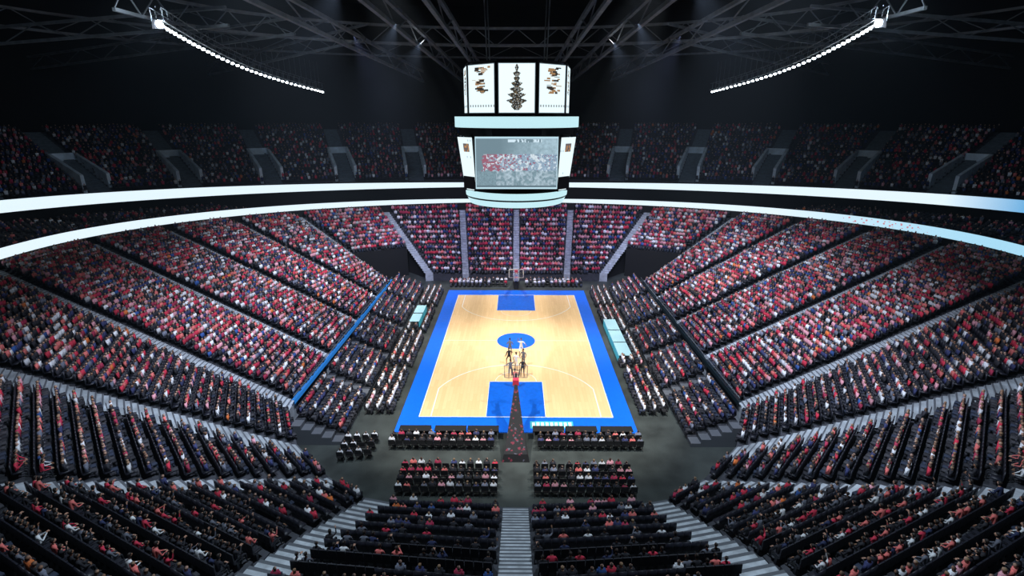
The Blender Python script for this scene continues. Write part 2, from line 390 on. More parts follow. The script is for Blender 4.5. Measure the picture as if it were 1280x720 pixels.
# ------------------------------------------------------------ scoreboard
SB=(0,49,14.6); sb=empty('scoreboard',SB); tag(sb,'giant octagonal hanging video scoreboard with white ring displays','scoreboard')
def ringdisp(R,z0,z1,name,Rb=None):
    mb=MB(); n=64; Rb=Rb or R
    vs=[]
    for i in range(n):
        t=2*math.pi*i/n; c,s=math.cos(t),math.sin(t)
        vs+=[(Rb*c,49+Rb*s,z0),(R*c,49+R*s,z1),((R-.5)*c,49+(R-.5)*s,z1),((Rb-.5)*c,49+(Rb-.5)*s,z0)]
    fs=[];mm=[]
    for i in range(n):
        a=4*i;b=4*((i+1)%n)
        for k,(p,q) in enumerate(((0,1),(1,2),(2,3),(3,0))): fs.append((a+p,b+p,b+q,a+q)); mm.append(0 if k==0 else 1)
    mb.add(vs,fs); mb.m=mm
    return mb.obj(name,[M['sbring'],M['black']],SB,sb)
M['sbring']=mat('ring_led',(.02,.02,.02),.4,emit=(.56,.86,.93),estr=1.0)
ringdisp(5.65,21.55,22.45,'ring_display'); ringdisp(4.7,14.8,15.35,'ring_display',4.45); ringdisp(4.85,15.5,16.1,'ring_display',4.8)
mb=MB()
def prism(R0,z0,z1,n=8,rot=math.pi/8,R1=None):
    R1=R1 or R0; vs=[(R0*math.cos(rot+2*math.pi*i/n),49+R0*math.sin(rot+2*math.pi*i/n),z0) for i in range(n)]+[(R1*math.cos(rot+2*math.pi*i/n),49+R1*math.sin(rot+2*math.pi*i/n),z1) for i in range(n)]
    mb.add(vs,[(i,(i+1)%n,n+(i+1)%n,n+i) for i in range(n)]+[tuple(range(n))[::-1],tuple(range(n,2*n))])
prism(4.3,15.0,22.5); prism(3.9,22.6,26.9); prism(5.4,20.95,21.5)
for t in range(9):
    a=-math.pi/2+math.pi/9+t*2*math.pi/9; b=a+2*math.pi/9; c_,d_=(4.75*math.cos(a),49+4.75*math.sin(a)),(4.75*math.cos(b),49+4.75*math.sin(b))
    mb.beam((*c_,22.6),(*c_,26.8),.08); mb.beam((*c_,26.75),(*d_,26.75),.1)
mb.obj('frame',[M['black']],SB,sb)
mb=MB()
for sx in (-2.5,2.5):
    for sy in (46.5,51.5): mb.beam((sx,sy,26.8),(sx*1.2,49+(sy-49)*1.2,41.9),.08)
mb.obj('cable',[M['steel']],SB,sb)
def panel_frame(cx,cy,ang):
    n=Vector((math.cos(ang),math.sin(ang),0)); u=Vector((-n.y,n.x,0)); return Vector((cx,cy,0)),u,n
def grid_screen(name,c,u,n,w,z0,z1,nx,nz,colf,parent,off=.03,tb=0,tt_=0,wb=None):
    wb=wb or w
    vs=[];fs=[];cols=[]
    for k in range(nz+1):
        for i in range(nx+1):
            fz=k/nz; ww=wb+(w-wb)*fz; p=c+u*(i/nx-.5)*ww+n*(off+tb*(1-fz)+tt_*fz); vs.append((p.x,p.y,z0+(z1-z0)*fz))
    for k in range(nz):
        for i in range(nx):
            o=k*(nx+1)+i; fs.append((o,o+1,o+nx+2,o+nx+1)); cols+= [(*colf((i+.5)/nx,(k+.5)/nz),1)]*4
    mb=MB(); mb.add(vs,fs); ob=mb.obj(name,[M['screen']],SB,parent)
    at=ob.data.color_attributes.new('col','FLOAT_COLOR','CORNER'); at.data.foreach_set('color',np.array(cols,dtype=np.float32).ravel())
    return ob
GN=np.random.default_rng(5).random((30,44))
def vn(x,z,sc=1):
    X=x*20*sc%43; Z=z*13*sc%29; i,k=int(X),int(Z); fx,fz=X-i,Z-k
    return (GN[k,i]*(1-fx)+GN[k,(i+1)%44]*fx)*(1-fz)+(GN[(k+1)%30,i]*(1-fx)+GN[(k+1)%30,(i+1)%44]*fx)*fz
def lerpc(a,b,t): return tuple(p+(q-p)*t for p,q in zip(a,b))
def game(x,z):
    r=random.random(); v=vn(x,z,2.2); v2=vn(x+.3,z+.2,.9); w=vn(x,z,5)
    if z>.96 or z<.03 or x<.012 or x>.988: return (.42,.60,.68)
    if z<.07: return (.10,.15,.18)
    base=(.14,.21,.25)
    if .89<z<.94 and .4<x<.8: return (.55,.68,.76) if vn(x*2.3,z,2)>.45 else base
    if z>.68:
        return lerpc(base,(.36,.50,.58),max(0,min(1,(x-.3)*2))*(.3+.5*v+.2*r))
    edge=.32+.06*v2; top=.66+.05*w
    if edge<z<top:
        if x<.06+.05*v: return base
        tr=max(0,1-x/.75)
        if w*.6+v*.4<.22+.42*tr: return lerpc((.34,.08,.12),(.20,.14,.19),r)
        if v>.6: return lerpc(base,(.62,.70,.76),.5+.5*r)
        return lerpc((.12,.18,.27),(.34,.46,.56),w)
    if x>.25 and v>.4: return lerpc(base,(.46,.58,.66),v*(.5+.5*r))
    return lerpc(base,(.2,.30,.35),r)
for q in range(4):
    ang=-math.pi/2+q*math.pi/2; R=4.55
    c,u,n=panel_frame(R*math.cos(ang),49+R*math.sin(ang),ang)
    mb=MB(); mb.box((c.x-n.x*.3,c.y-n.y*.3,18.65),(7.3,.6,4.75),0,ang+math.pi/2); ob=mb.obj('main_display',[M['black']],SB,sb)
    grid_screen('screen',c,u,n,7.05,16.5,20.85,96,58,game,ob)
    a2=ang+math.pi/4; c2,u2,n2=panel_frame(5.95*math.cos(a2),49+5.95*math.sin(a2),a2)
    mb=MB(); mb.box((c2.x-n2.x*.3,c2.y-n2.y*.3,18.55),(1.5,.35,4.2),0,a2+math.pi/2); ob=mb.obj('corner_display',[M['black']],SB,sb)
    def cf(x,z):
        r=random.random()
        if .72<z<.90 and .3<x<.75: return (.4,.2,.08) if r<.4 else (.12,.1,.1)
        return (.70,.84,.88) if r<.97 else (.45,.55,.6)
    grid_screen('screen',c2,u2,n2,1.9,16.35,20.8,12,26,cf,ob,tb=-.3,tt_=.25,wb=1.45)
tiers=[(.97,.02),(.90,.05),(.84,.02),(.80,.11),(.74,.05),(.70,.08),(.64,.05),(.60,.16),(.53,.06),(.49,.2),(.42,.08),(.38,.26),(.30,.1),(.26,.3),(.18,.12),(.14,.16),(.06,.05)]
def fcenter(x,z):
    hw=0
    for (za,wa),(zb,wb_) in zip(tiers[:-1],tiers[1:]):
        if zb<=z<=za: hw=wb_+(wa-wb_)*(z-zb)/(za-zb)
    e=abs(x-.5); r=random.random()
    if x<.025 or x>.975 or z>.985 or z<.015: return (.12,.15,.17)
    if e<hw: return (.015,.018,.02) if r<.66 else ((.14,.10,.05) if r<.86 else (.45,.5,.5))
    return (.74,.88,.93)
def mkside(seed):
    R_=random.Random(seed); blobs=[(R_.gauss(.5,.12),R_.uniform(.40,.93),R_.uniform(.03,.12),R_.uniform(.008,.025),R_.random()) for _ in range(46)]
    def f(x,z):
        if x<.025 or x>.975 or z>.985 or z<.015: return (.12,.15,.17)
        for bx,bz,bw,bh,k in blobs:
            if abs(x-bx)<bw and abs(z-bz)<bh: return (.03,.025,.02) if k<.45 else ((.30,.17,.08) if k<.85 else (.45,.38,.3))
        if .12<z<.17 and int(x*20)%2: return (.25,.27,.28)
        return (.72,.87,.92)
    return f
for q in range(9):
    ang=-math.pi/2+q*2*math.pi/9; R=4.6
    c,u,n=panel_frame(R*math.cos(ang),49+R*math.sin(ang),ang)
    mb=MB(); mb.box((c.x-n.x*.1,c.y-n.y*.1,24.65),(3.1,.2,3.95),0,ang+math.pi/2); ob=mb.obj('banner_display',[M['black']],SB,sb)
    grid_screen('screen',c,u,n,3.02,22.72,26.55,60,80,fcenter if q%3==0 else mkside(q),ob)

# ------------------------------------------------------------ roof trusses
def truss(pts,depth,w,name='roof_truss',label='dark steel roof truss with zigzag webs',web=.45):
    mb=MB(); up=Vector((0,0,depth)); pts=[Vector(p) for p in pts]
    for i in range(len(pts)-1):
        a,b=pts[i],pts[i+1]; mb.beam(a,b,w); mb.beam(a+up,b+up,w)
        m=(a+b)/2+up
        mb.beam(a,m,w*web); mb.beam(m,b,w*web)
    o=mb.obj(name,[M['steel']],tuple(pts[len(pts)//2])); tag(o,label,'roof truss','steel roof trusses under the ceiling')
def lin(p,q,n): return [tuple(p[k]+(q[k]-p[k])*i/n for k in range(3)) for i in range(n+1)]
for x in (-19,-11,-6.5,6.5,11,19):
    truss(lin((x,30,30.5),(x*.9,100,28.5),7),1.6,.34,web=.3)
for rr,z in (((34,22),31.0),((60,46),32)):
    pts=[(rr[0]*math.sin(math.radians(d)),CY+rr[1]*math.cos(math.radians(d)),z) for d in np.linspace(-95,95,22)]
    truss(pts,2.0,.28,web=.35)
for d in (-72,-54,-36,36,54,72):
    t=math.radians(d); truss(lin((30*math.sin(t),CY+20*math.cos(t),31),(88*math.sin(t),CY+52*math.cos(t),29),6),1.6,.28,web=.3)
strip=[(-29.9,46,29.85),(-33,58,29.07),(-34.2,68,28.1),(-34.7,80,27.3),(-33.8,96,26.3)]
S3=np.array(strip)
def stripat(u):
    d=np.linalg.norm(np.diff(S3,axis=0),axis=1); c=np.concatenate([[0],np.cumsum(d)])/d.sum()
    return np.array([np.interp(u,c,S3[:,k]) for k in range(3)])
def smoothstrip(u):
    return sum(stripat(min(1,max(0,u+k*.05))) for k in (-2,-1,0,1,2))/5
lampmesh=None
for sg in (1,-1):
    mb=MB(); P_=[smoothstrip(i/28) for i in range(29)]; P_=[(p[0]*sg,p[1],p[2]+.35) for p in P_]
    for a,b in zip(P_[:-1],P_[1:]):
        for dx in (-.5,.5): mb.beam((a[0]+dx,a[1],a[2]),(b[0]+dx,b[1],b[2]),.12); mb.beam((a[0]+dx,a[1],a[2]+1),(b[0]+dx,b[1],b[2]+1),.06)
        mb.beam((a[0]-.5,a[1],a[2]),(a[0]+.5,a[1],a[2]),.1)
        for dx in (-.5,.5): mb.beam((a[0]+dx,a[1],a[2]),(a[0]+dx,a[1],a[2]+1),.05)
        mb.beam((a[0],a[1],a[2]+1),(a[0],a[1],31.2),.04)
    o=mb.obj('catwalk',[M['steel']],P_[14]); tag(o,'suspended steel lighting catwalk curving below the roof','catwalk','lighting catwalks')
    NL=40
    for i in range(NL):
        u=(i/(NL-1))**1.12; p=smoothstrip(u); x,y,z=p[0]*sg,p[1],p[2]
        big=i==0
        k=1.9 if big else 1.0
        if lampmesh is None or big:
            mb=MB(); mb.box((0,.1,.05),(.4*k,.3*k,.36*k),0,0,(.8,.8)); mb.beam((0,.1,.2),(0,.1,.45*k),.05)
            n=16; lv=[((.17 if big else .21)*k*math.cos(2*math.pi*j/n),-.06*k,.05+(.17 if big else .13)*k*math.sin(2*math.pi*j/n)) for j in range(n)]
            l=MB(); l.add(lv+[(v[0]*.9,-.11*k,.05+(v[2]-.05)*.9) for v in lv],[(j,(j+1)%n,n+(j+1)%n,n+j) for j in range(n)]+[tuple(range(n,2*n))])
            h=mb.obj('floodlight',[M['black']]); le=l.obj('lens',[M['lens2'] if big else M['lens']],(0,0,0),h)
            if not big: lampmesh=(h,le)
            obj,lens=h,le
        else:
            obj=lampmesh[0].copy(); lens=lampmesh[1].copy(); lens.parent=obj; COL.objects.link(obj); COL.objects.link(lens)
        obj.location=(x,y,z); d=Vector((0-x,30-y,0)); obj.rotation_euler=(0,0,math.atan2(d.y,d.x)+math.pi/2)
        tag(obj,'brilliant white floodlight hung under the catwalk','floodlight','floodlights along the catwalks')

# ------------------------------------------------------------ side risers, barriers
rows_x=[12.9,13.6,14.3,15.0,15.7]
for sg in (-1,1):
    ys=[31.3,38.0,44.7,51.4,58.2,65.5]
    for a,b in zip(ys[:-1],ys[1:]):
        mb=MB()
        for i,x in enumerate(rows_x):
            z=.3+i*.32; mb.box((sg*x,(a+b)/2,z/2),(.7,b-a-.9,z))
        o=mb.obj('retractable_riser',[M['tread']],(sg*14.3,(a+b)/2,0)); tag(o,'black stepped retractable riser beside the court','seating riser','retractable risers along the sidelines')
        for i,x in enumerate(rows_x):
            n=int((b-a-1.0)/.44)
            for k in range(n):
                y=a+.5+(k+.5)*.44; X,Y,s=proj(sg*x,y,1); seats.append((sg*x,y,.3+i*.32,math.pi/2 if sg>0 else -math.pi/2,'riser',s if 0<Y<712 else 0,0))
        st=MB()
        for i in range(5): st.box((sg*rows_x[i],a,(.3+i*.32)/2),(.7,.8,.3+i*.32))
        o=st.obj('riser_stairs',[M['nosing']],(sg*14.3,a,0)); tag(o,'dark steps between the retractable risers','stairs','steps between the retractable risers')
    pts=[inner.at(s) for s in np.linspace(inner.near((-16.5,63.5)),inner.near((-17.0,33.5)),30)]
    mb=MB(); mb2=MB()
    for p,q in zip(pts[:-1],pts[1:]):
        mb2.beam((sg*(-p[0]-.2),p[1],2.45),(sg*(-q[0]-.2),q[1],2.45),.05)
        mb.add([(sg*(-p[0]-.2),p[1],1.75),(sg*(-q[0]-.2),q[1],1.75),(sg*(-q[0]-.2),q[1],2.12),(sg*(-p[0]-.2),p[1],2.12)],[(0,1,2,3)])
        mb.add([(sg*(-p[0]-.2),p[1],2.12),(sg*(-q[0]-.2),q[1],2.12),(sg*(-q[0]-.0),q[1],2.12),(sg*(-p[0]-.0),p[1],2.12)],[(0,1,2,3)])
    e=empty('barrier',(sg*16.6,47,1.5)); tag(e,'blue lit barrier wall with handrail above the risers' if sg<0 else 'dark barrier wall with handrail above the risers','barrier','barriers above the risers')
    mb.obj('barrier_panel',[M['railblue'] if sg<0 else M['raildark']],tuple(e.location),e); mb2.obj('handrail',[M['steel']],tuple(e.location),e)

# ------------------------------------------------------------ floor chairs
chair_pos=[]
for sg in (-1,1):
    for y in (31.2,30.5):
        a,b=(1.5,9.3); 
        n=int((b-a)/.54)
        for k in range(n): chair_pos.append((sg*(a+(k+.5)*.54),y,0))
    for i in range(4):
        for k in range(12): chair_pos.append((sg*(1.1+(k+.5)*.54),28.0-i*.72,0))
    for i,x in enumerate((10.2,11.0,11.8)):
        for k in range(60): 
            y=35+k*.5
            if k in (14,15,30,31,46,47): continue
            if sg>0 and i<2 and 44<y<53.4: continue
            if sg<0 and i>0 and 51.8<y<58: continue
            chair_pos.append((sg*x,y,math.pi/2*sg))
for y in (67.0,67.9):
    for k in range(32):
        x=-9+k*.58
        if abs(x)>1.3: chair_pos.append((x,y,math.pi))
for i in range(3):
    for k in range(4): chair_pos.append((-12.0+k*.6,30.9-i*.9+.1*k,0))

def table(x,y,w,ang,matn,label,dep=.7):
    e=empty('courtside_table',(x,y,0)); tag(e,label,'table','courtside tables')
    mb=MB(); mb.box((x,y,.76),(w if ang==0 else dep,dep if ang==0 else w,.04)); mb.obj('table_top',[M['paletop'] if matn!='black' else M['pad']],(x,y,0),e)
    mb=MB(); dy=dep/2-.02
    if ang==0: mb.box((x,y+dy,.37),(w-.02,.03,.74)); 
    else: mb.box((x-math.copysign(dy,x),y,.37),(.03,w-.02,.74))
    mb.obj('front_panel',[M[matn]],(x,y,0),e)
    for a in (-1,1):
        for b in (-1,1):
            mb=MB(); p=(x+a*(w/2-.1),y+b*.25) if ang==0 else (x+a*(dep/2-.1),y+b*(w/2-.1))
            mb.beam((*p,0),(*p,.75),.04); mb.obj('leg',[M['steel']],(*p,0),e)
for x in (-7.4,-4.8,-2.4,2.4,4.8,7.4): table(x,31.95,2.3,0,'black','black draped press table facing the baseline')
for y in (45.5,48.6,51.7): table(10.5,y,2.9,1,'cyan','pale blue and cyan scorers table beside the sideline',1.3)
for y in (53.5,56.2): table(-11.4,y,2.4,1,'cyan','pale blue and cyan scorers table beside the sideline',1.1)

# ------------------------------------------------------------ people (detailed)
def skinbody(pose,standing=False):
    V=[];R=[];E=[];B=[]
    def v(p,r): V.append(Vector(p));R.append(r);return len(V)-1
    def e(a,b,m): E.append((a,b));B.append(m)
    J=pose
    pel=v(J['pel'],.135);sp=v(J['sp'],.13);ch=v(J['ch'],.15);nk=v(J['nk'],.055);hd=v(J['hd'],.06)
    e(pel,sp,0);e(sp,ch,0);e(ch,nk,0);e(nk,hd,2)
    fingers=[]
    for s,k in ((-1,'L'),(1,'R')):
        sh=v((s*.19+J['ch'][0],J['ch'][1],J['ch'][2]+.07),.06); el=v(J['el'+k],.045); wr=v(J['wr'+k],.03)
        d=(V[wr]-V[el]).normalized(); ha=v(V[wr]+d*.08,.033)
        e(ch,sh,0);e(sh,el,0);e(el,wr,2 if J.get('short') else 0);e(wr,ha,2); fingers.append((V[wr].copy(),V[ha].copy(),d,s))
        hp=v((s*.1+J['pel'][0],J['pel'][1]+.02,J['pel'][2]-.02),.085); kn=v(J['kn'+k],.06); mc=v((Vector(J['kn'+k])*.65+Vector(J['an'+k])*.35),.055); an=v(J['an'+k],.038); to=v(Vector(J['an'+k])+Vector((0,.17,-.05)),.035)
        e(pel,hp,1);e(hp,kn,1);e(kn,mc,2 if J.get('short') else 1);e(mc,an,2 if J.get('short') else 1);e(an,to,3)
    me=bpy.data.meshes.new('sk'); me.from_pydata(V,E,[]); ob=bpy.data.objects.new('sk',me); COL.objects.link(ob)
    md=ob.modifiers.new('s','SKIN'); 
    if not me.skin_vertices: me.skin_vertices.new()
    for i,sv in enumerate(me.skin_vertices[0].data): sv.radius=(R[i],R[i]*(.8 if i in (0,1,2) else 1)); sv.use_root=(i==0)
    md.use_smooth_shade=True
    ss=ob.modifiers.new('u','SUBSURF'); ss.levels=1; ss.render_levels=1
    dg=bpy.context.evaluated_depsgraph_get(); ev=ob.evaluated_get(dg); m2=bpy.data.meshes.new_from_object(ev)
    mb=MB(); mb.v=[tuple(x.co) for x in m2.vertices]; mb.f=[tuple(p.vertices) for p in m2.polygons]
    segs=[(V[a],V[b],m) for (a,b),m in zip(E,B)]
    for p in m2.polygons:
        c=p.center; best=9;bm=0
        for a,b,m in segs:
            ab=b-a;t=max(0,min(1,(c-a).dot(ab)/max(1e-9,ab.dot(ab)))); dd=(c-a-ab*t).length
            if dd<best: best=dd;bm=m
        mb.m.append(bm)
    bpy.data.objects.remove(ob); bpy.data.meshes.remove(m2)
    for wr,ha,d,s in fingers:
        side=d.cross(Vector((0,0,1))); side=side.normalized() if side.length>.1 else Vector((1,0,0))
        nrm=side.cross(d).normalized()
        for j,L in enumerate((.065,.078,.072,.055)):
            p=ha+side*(-.027+.018*j); q=p+d*L*.55-nrm*.01; r=q+d*L*.4-nrm*.03
            mb.beam(p,q,.012,2);mb.beam(q,r,.01,2)
        p=(wr+ha)/2+side*s*-.02; q=p+side*s*-.035+d*.03; mb.beam(p,q,.013,2); mb.beam(q,q+d*.035,.011,2)
    hc=Vector(J['hd'])+Vector((0,.015,.085)); bm=bmesh.new(); bmesh.ops.create_uvsphere(bm,u_segments=14,v_segments=10,radius=1)
    hv=[]
    for x in bm.verts:
        c=x.co; w=1-.22*max(0,-c.z); y=c.y*.098
        if c.y>.6 and abs(c.x)<.25 and -.35<c.z<.05: y+=.018
        if c.y>.5 and abs(abs(c.x)-.38)<.2 and .0<c.z<.3: y-=.008
        hv.append(hc+Vector((c.x*.078*w,y,c.z*.118)))
    bm.verts.index_update()
    base=len(mb.v); mb.v+=[tuple(x) for x in hv]
    for f in bm.faces:
        c=f.calc_center_median(); mb.f.append(tuple(base+x.index for x in f.verts)); mb.m.append(4 if (c.z>.45 or (c.y<.15 and c.z>-.45)) else 2)
    bm.free()
    for s in (-1,1):
        mb.box((hc.x+s*.079,hc.y,hc.z-.01),(.016,.03,.05),2)
        mb.box((hc.x+s*.03,hc.y+.088,hc.z+.012),(.022,.008,.010),4)
    mb.box((hc.x,hc.y+.088,hc.z-.06),(.04,.008,.008),3)
    bm=bmesh.new(); bmesh.ops.create_uvsphere(bm,u_segments=12,v_segments=8,radius=1)
    lh=J.get('long',0)
    base=len(mb.v); bm.verts.index_update()
    for x in bm.verts:
        c=x.co; z=c.z*.105+.03
        if lh and c.y<.2 and c.z<0: z=c.z*(.105+lh)+.03
        mb.v.append(tuple(hc+Vector((c.x*.086,c.y*.095-.022,z))))
    for f in bm.faces: mb.f.append(tuple(base+x.index for x in f.verts)); mb.m.append(4)
    bm.free()
    return mb
def seated(lean=0,elz=.76,wr=((-.1,.34,.62),(.1,.34,.62)),el=None,long=0):
    return dict(pel=(0,0,.53),sp=(0,.01+lean*.3,.76),ch=(0,.02+lean*.7,.95),nk=(0,.03+lean,1.12),hd=(0,.045+lean*1.15,1.19),
      elL=el[0] if el else (-.27,.1+lean*.5,elz),elR=el[1] if el else (.27,.1+lean*.5,elz),wrL=wr[0],wrR=wr[1],
      knL=(-.13,.43,.53),knR=(.13,.43,.53),anL=(-.13,.42,.09),anR=(.13,.44,.09),long=long)
poses=[seated(),seated(lean=.14,elz=.72,wr=((-.08,.46,.62),(.1,.46,.62)),long=.12),
       seated(wr=((-.04,.36,1.0),(.04,.36,1.0)),elz=.82),seated(lean=.03,el=[(-.28,.1,.78),(.3,.16,1.08)],wr=((-.1,.32,.64),(.27,.24,1.36)),long=.1)]
PM={k:mat('cloth_'+k,c,.85,noise=.12,nscale=8) for k,c in dict(red=(.55,.03,.07),coral=(.7,.16,.15),white=(.72,.74,.78),black=(.015,.015,.022),navy=(.02,.03,.09),gray=(.12,.13,.17),darkpants=(.012,.013,.02)).items()}
SK=[mat('skin_a',(.55,.31,.22),.6),mat('skin_b',(.28,.14,.08),.6)]
HR=[mat('hair_dark',(.015,.01,.008),.6),mat('hair_brown',(.06,.03,.015),.6),mat('hair_blond',(.22,.15,.08),.6)]
SHOE=mat('shoe',(.05,.05,.05),.6)
pm=[skinbody(p) for p in poses]
var={}
cols=['red','coral','white','black','navy','gray']
def personmesh(pi,col):
    k=(pi,col)
    if k not in var:
        i=pi*6+cols.index(col)
        o=pm[pi].obj('person',[PM[col],PM['darkpants'],SK[i%5==3],SHOE,HR[(i*7)%3 if i%3==0 else 0]],smooth=True)
        var[k]=o.data; bpy.data.objects.remove(o)
    return var[k]
LAB={'red':'red shirt','coral':'coral shirt','white':'white shirt','black':'black top','navy':'navy blue top','gray':'grey top'}
PL=['hands resting on lap','leaning forward','hands held up clapping','one arm raised cheering']

# ------------------------------------------------------------ seat templates
mb=MB(); mb.box((0,.02,.42),(.385,.40,.07)); mb.box((0,-.19,.68),(.39,.05,.50),0,0,(.93,1)); 
for s in (-1,1): mb.box((s*.19,0,.56),(.02,.34,.05)); mb.box((s*.17,-.05,.2),(.04,.1,.4))
so=mb.obj('arena_seat',[M['seat']]); seatmesh=so.data; bpy.data.objects.remove(so)
mb=MB(); mb.box((0,.02,.44),(.44,.42,.04)); mb.box((0,-.19,.72),(.42,.03,.34))
for s in (-1,1):
    mb.beam((s*.2,-.19,.9),(s*.2,.2,0),.025); mb.beam((s*.2,.16,.44),(s*.2,-.2,0),.025); mb.beam((s*.2,-.19,.88),(s*.2,-.17,.44),.025)
chairtpl=mb
so=mb.obj('folding_chair',[M['chair']]); chairmesh=so.data; bpy.data.objects.remove(so)

def tri_boxes(boxes,ico=True):
    V=[];T=[];P=[]
    def addbox(c,d,part,top=(1,1),shift=0):
        mb=MB(); mb.box(c,d,0,0,top); o=len(V)
        for v_ in mb.v: V.append((v_[0],v_[1]+(shift if v_[2]>c[2] else 0),v_[2])); P.append(part)
        for f in mb.f: T.append((o+f[0],o+f[1],o+f[2])); T.append((o+f[0],o+f[2],o+f[3]))
    for b in boxes: addbox(*b)
    bm=bmesh.new(); bmesh.ops.create_icosphere(bm,subdivisions=1,radius=1); bm.verts.index_update(); o=len(V)
    for x in bm.verts:
        c=x.co; V.append((c.x*.1,.05+c.y*.115,1.28+c.z*.135)); P.append(1 if (c.z>.7 or (c.y<0 and c.z>-.5)) else 0)
    for f in bm.faces: T.append(tuple(o+x.index for x in f.verts))
    bm.free()
    return np.array(V),np.array(T),np.array(P)
T1=tri_boxes([((0,.02,.83),(.27,.18,.6),2,(1.35,1.1),.03),((0,.24,.5),(.34,.5,.15),3),((0,.43,.25),(.32,.13,.48),3),
   ((-.21,.1,.84),(.08,.12,.42),2,(1,1),-.06),((.21,.1,.84),(.08,.12,.42),2,(1,1),-.06),((0,.02,1.14),(.1,.1,.12),0)])
T2=tri_boxes([((0,.02,.83),(.34,.2,.6),2,(1.3,1.1),.02),((0,.26,.5),(.36,.5,.15),3)])
def mkstuff(name,temps,label,cat,group,material):
    vs=[];ts=[];cs=[];o=0
    for (V,T,P),pos,ang,C in temps:
        n=len(pos)
        if n==0: continue
        sc=rng.uniform(.70,.86,n)[:,None] if C is not None else np.ones((n,1))
        ca,sa=np.cos(ang)[:,None]*sc,np.sin(ang)[:,None]*sc
        X=V[None,:,0]*ca-V[None,:,1]*sa+pos[:,0:1]; Y=V[None,:,0]*sa+V[None,:,1]*ca+pos[:,1:2]; Z=V[None,:,2]*sc+pos[:,2:3]
        vs.append(np.stack([X,Y,Z],-1).reshape(-1,3)); ts.append((T[None]+(np.arange(n)*len(V))[:,None,None]).reshape(-1,3)+o); o+=n*len(V)
        if C is not None: cs.append(C[:,P,:].reshape(-1,4))
    v=np.concatenate(vs).astype(np.float32); t=np.concatenate(ts).astype(np.int32)
    me=bpy.data.meshes.new(name); me.vertices.add(len(v)); me.vertices.foreach_set('co',v.ravel())
    me.loops.add(t.size); me.loops.foreach_set('vertex_index',t.ravel()); me.polygons.add(len(t)); me.polygons.foreach_set('loop_start',np.arange(0,t.size,3,dtype=np.int32))
    me.update(calc_edges=True)
    if cs:
        at=me.color_attributes.new('col','FLOAT_COLOR','POINT'); at.data.foreach_set('color',np.concatenate(cs).astype(np.float32).ravel())
    me.materials.append(material); ob=bpy.data.objects.new(name,me); COL.objects.link(ob)
    tag(ob,label,cat,group,'stuff'); return ob
def trimesh(mb):
    T=[]
    for f in mb.f:
        for k in range(1,len(f)-1): T.append((f[0],f[k],f[k+1]))
    return np.array(mb.v),np.array(T),np.zeros(len(mb.v),int)

# ------------------------------------------------------------ choose individuals
order=sorted(range(len(seats)),key=lambda i:-seats[i][5])
indiv_seats=set(order[:300])
def nearsec(q): return q[4]=='low' and q[6]>=7
occ={'low':.95,'up':.8,'club':.45,'riser':.95}
occupied=[random.random()<(occ[q[4]] if not nearsec(q) else (.44 if q[6]>=10 else (.64 if q[6]==9 else .84))) for q in seats]
indiv_people=set([i for i in order if occupied[i]][:300])
print('SEATS',len(seats),'min s',seats[order[299]][5])
def near_col(): return random.choices(cols,[.15,.09,.13,.38,.13,.12])[0]
for i in order[:300]:
    x,y,z,a=seats[i][:4]; o=bpy.data.objects.new('arena_seat',seatmesh); COL.objects.link(o); o.location=(x,y,z); o.rotation_euler=(0,0,a)
    tag(o,'dark folding arena seat fixed to the terrace','seat','arena seats in the nearest rows')
for i in indiv_people:
    x,y,z,a=seats[i][:4]; c=near_col(); pi=random.choices(range(4),[.45,.3,.13,.12])[0]
    o=bpy.data.objects.new('person',personmesh(pi,c)); COL.objects.link(o); k=random.uniform(.78,.88); o.location=(x,y,z-.0); o.scale=(k,k,k); o.rotation_euler=(0,0,a+random.uniform(-.15,.15))
    tag(o,'seated spectator in %s, %s'%(LAB[c],PL[pi]),'person','spectators in the nearest rows')
shirt={'red':(.68,.035,.08),'red2':(.45,.03,.09),'coral':(.82,.19,.18),'pink':(.82,.38,.46),'white':(.88,.9,.97),'navy':(.04,.05,.16),'black':(.02,.02,.03),'gray':(.2,.22,.3),'blue':(.03,.10,.35),'orange':(.8,.2,.05)}
names=list(shirt); SA=np.array([shirt[k] for k in names])
wts={'side':[.15,.12,.11,.12,.13,.13,.13,.08,.03,.01],'near':[.12,.07,.09,.07,.13,.12,.31,.08,.01,.01],'riser':[.06,.06,.06,.07,.18,.24,.19,.1,.08,0],'far':[.12,.16,.10,.24,.11,.11,.05,.06,.05,0],
 'up':[.06,.07,.04,.03,.08,.22,.36,.12,.03,.01],'floor':[.03,.03,.05,.06,.54,.06,.16,.07,0,0],'floornear':[.06,.05,.06,.07,.11,.12,.45,.08,0,0]}
skin=np.array([(.5,.3,.22),(.58,.36,.28),(.3,.16,.1),(.4,.24,.16)]); hair=np.array([(.015,.01,.01),(.04,.02,.015),(.2,.13,.07),(.02,.015,.015)])
pant=np.array([(.012,.013,.02),(.02,.03,.06),(.04,.04,.05)])
def colarr(zones):
    n=len(zones); C=np.ones((n,4,4))
    for i,zn in enumerate(zones):
        w=np.array(wts[zn]); C[i,2,:3]=SA[rng.choice(len(SA),p=w/w.sum())]*rng.uniform(.65,1.1)
    C[:,0,:3]=skin[rng.integers(0,4,n)]; C[:,1,:3]=hair[rng.integers(0,4,n)]; C[:,3,:3]=pant[rng.integers(0,3,n)]
    return C
def zcol(q):
    if q[4]=='riser': return 'riser'
    if q[4] in('up','club'): return 'up'
    if nearsec(q): return 'near'
    if q[6]<3: return 'far'
    return 'side'
R1=[q for i,q in enumerate(seats) if occupied[i] and i not in indiv_people and q[4] in('low','riser')]
R2=[q for i,q in enumerate(seats) if occupied[i] and i not in indiv_people and q[4] in('up','club')]
fl_people=[]
chair_pos.sort(key=lambda c:-proj(c[0],c[1],.5)[2])
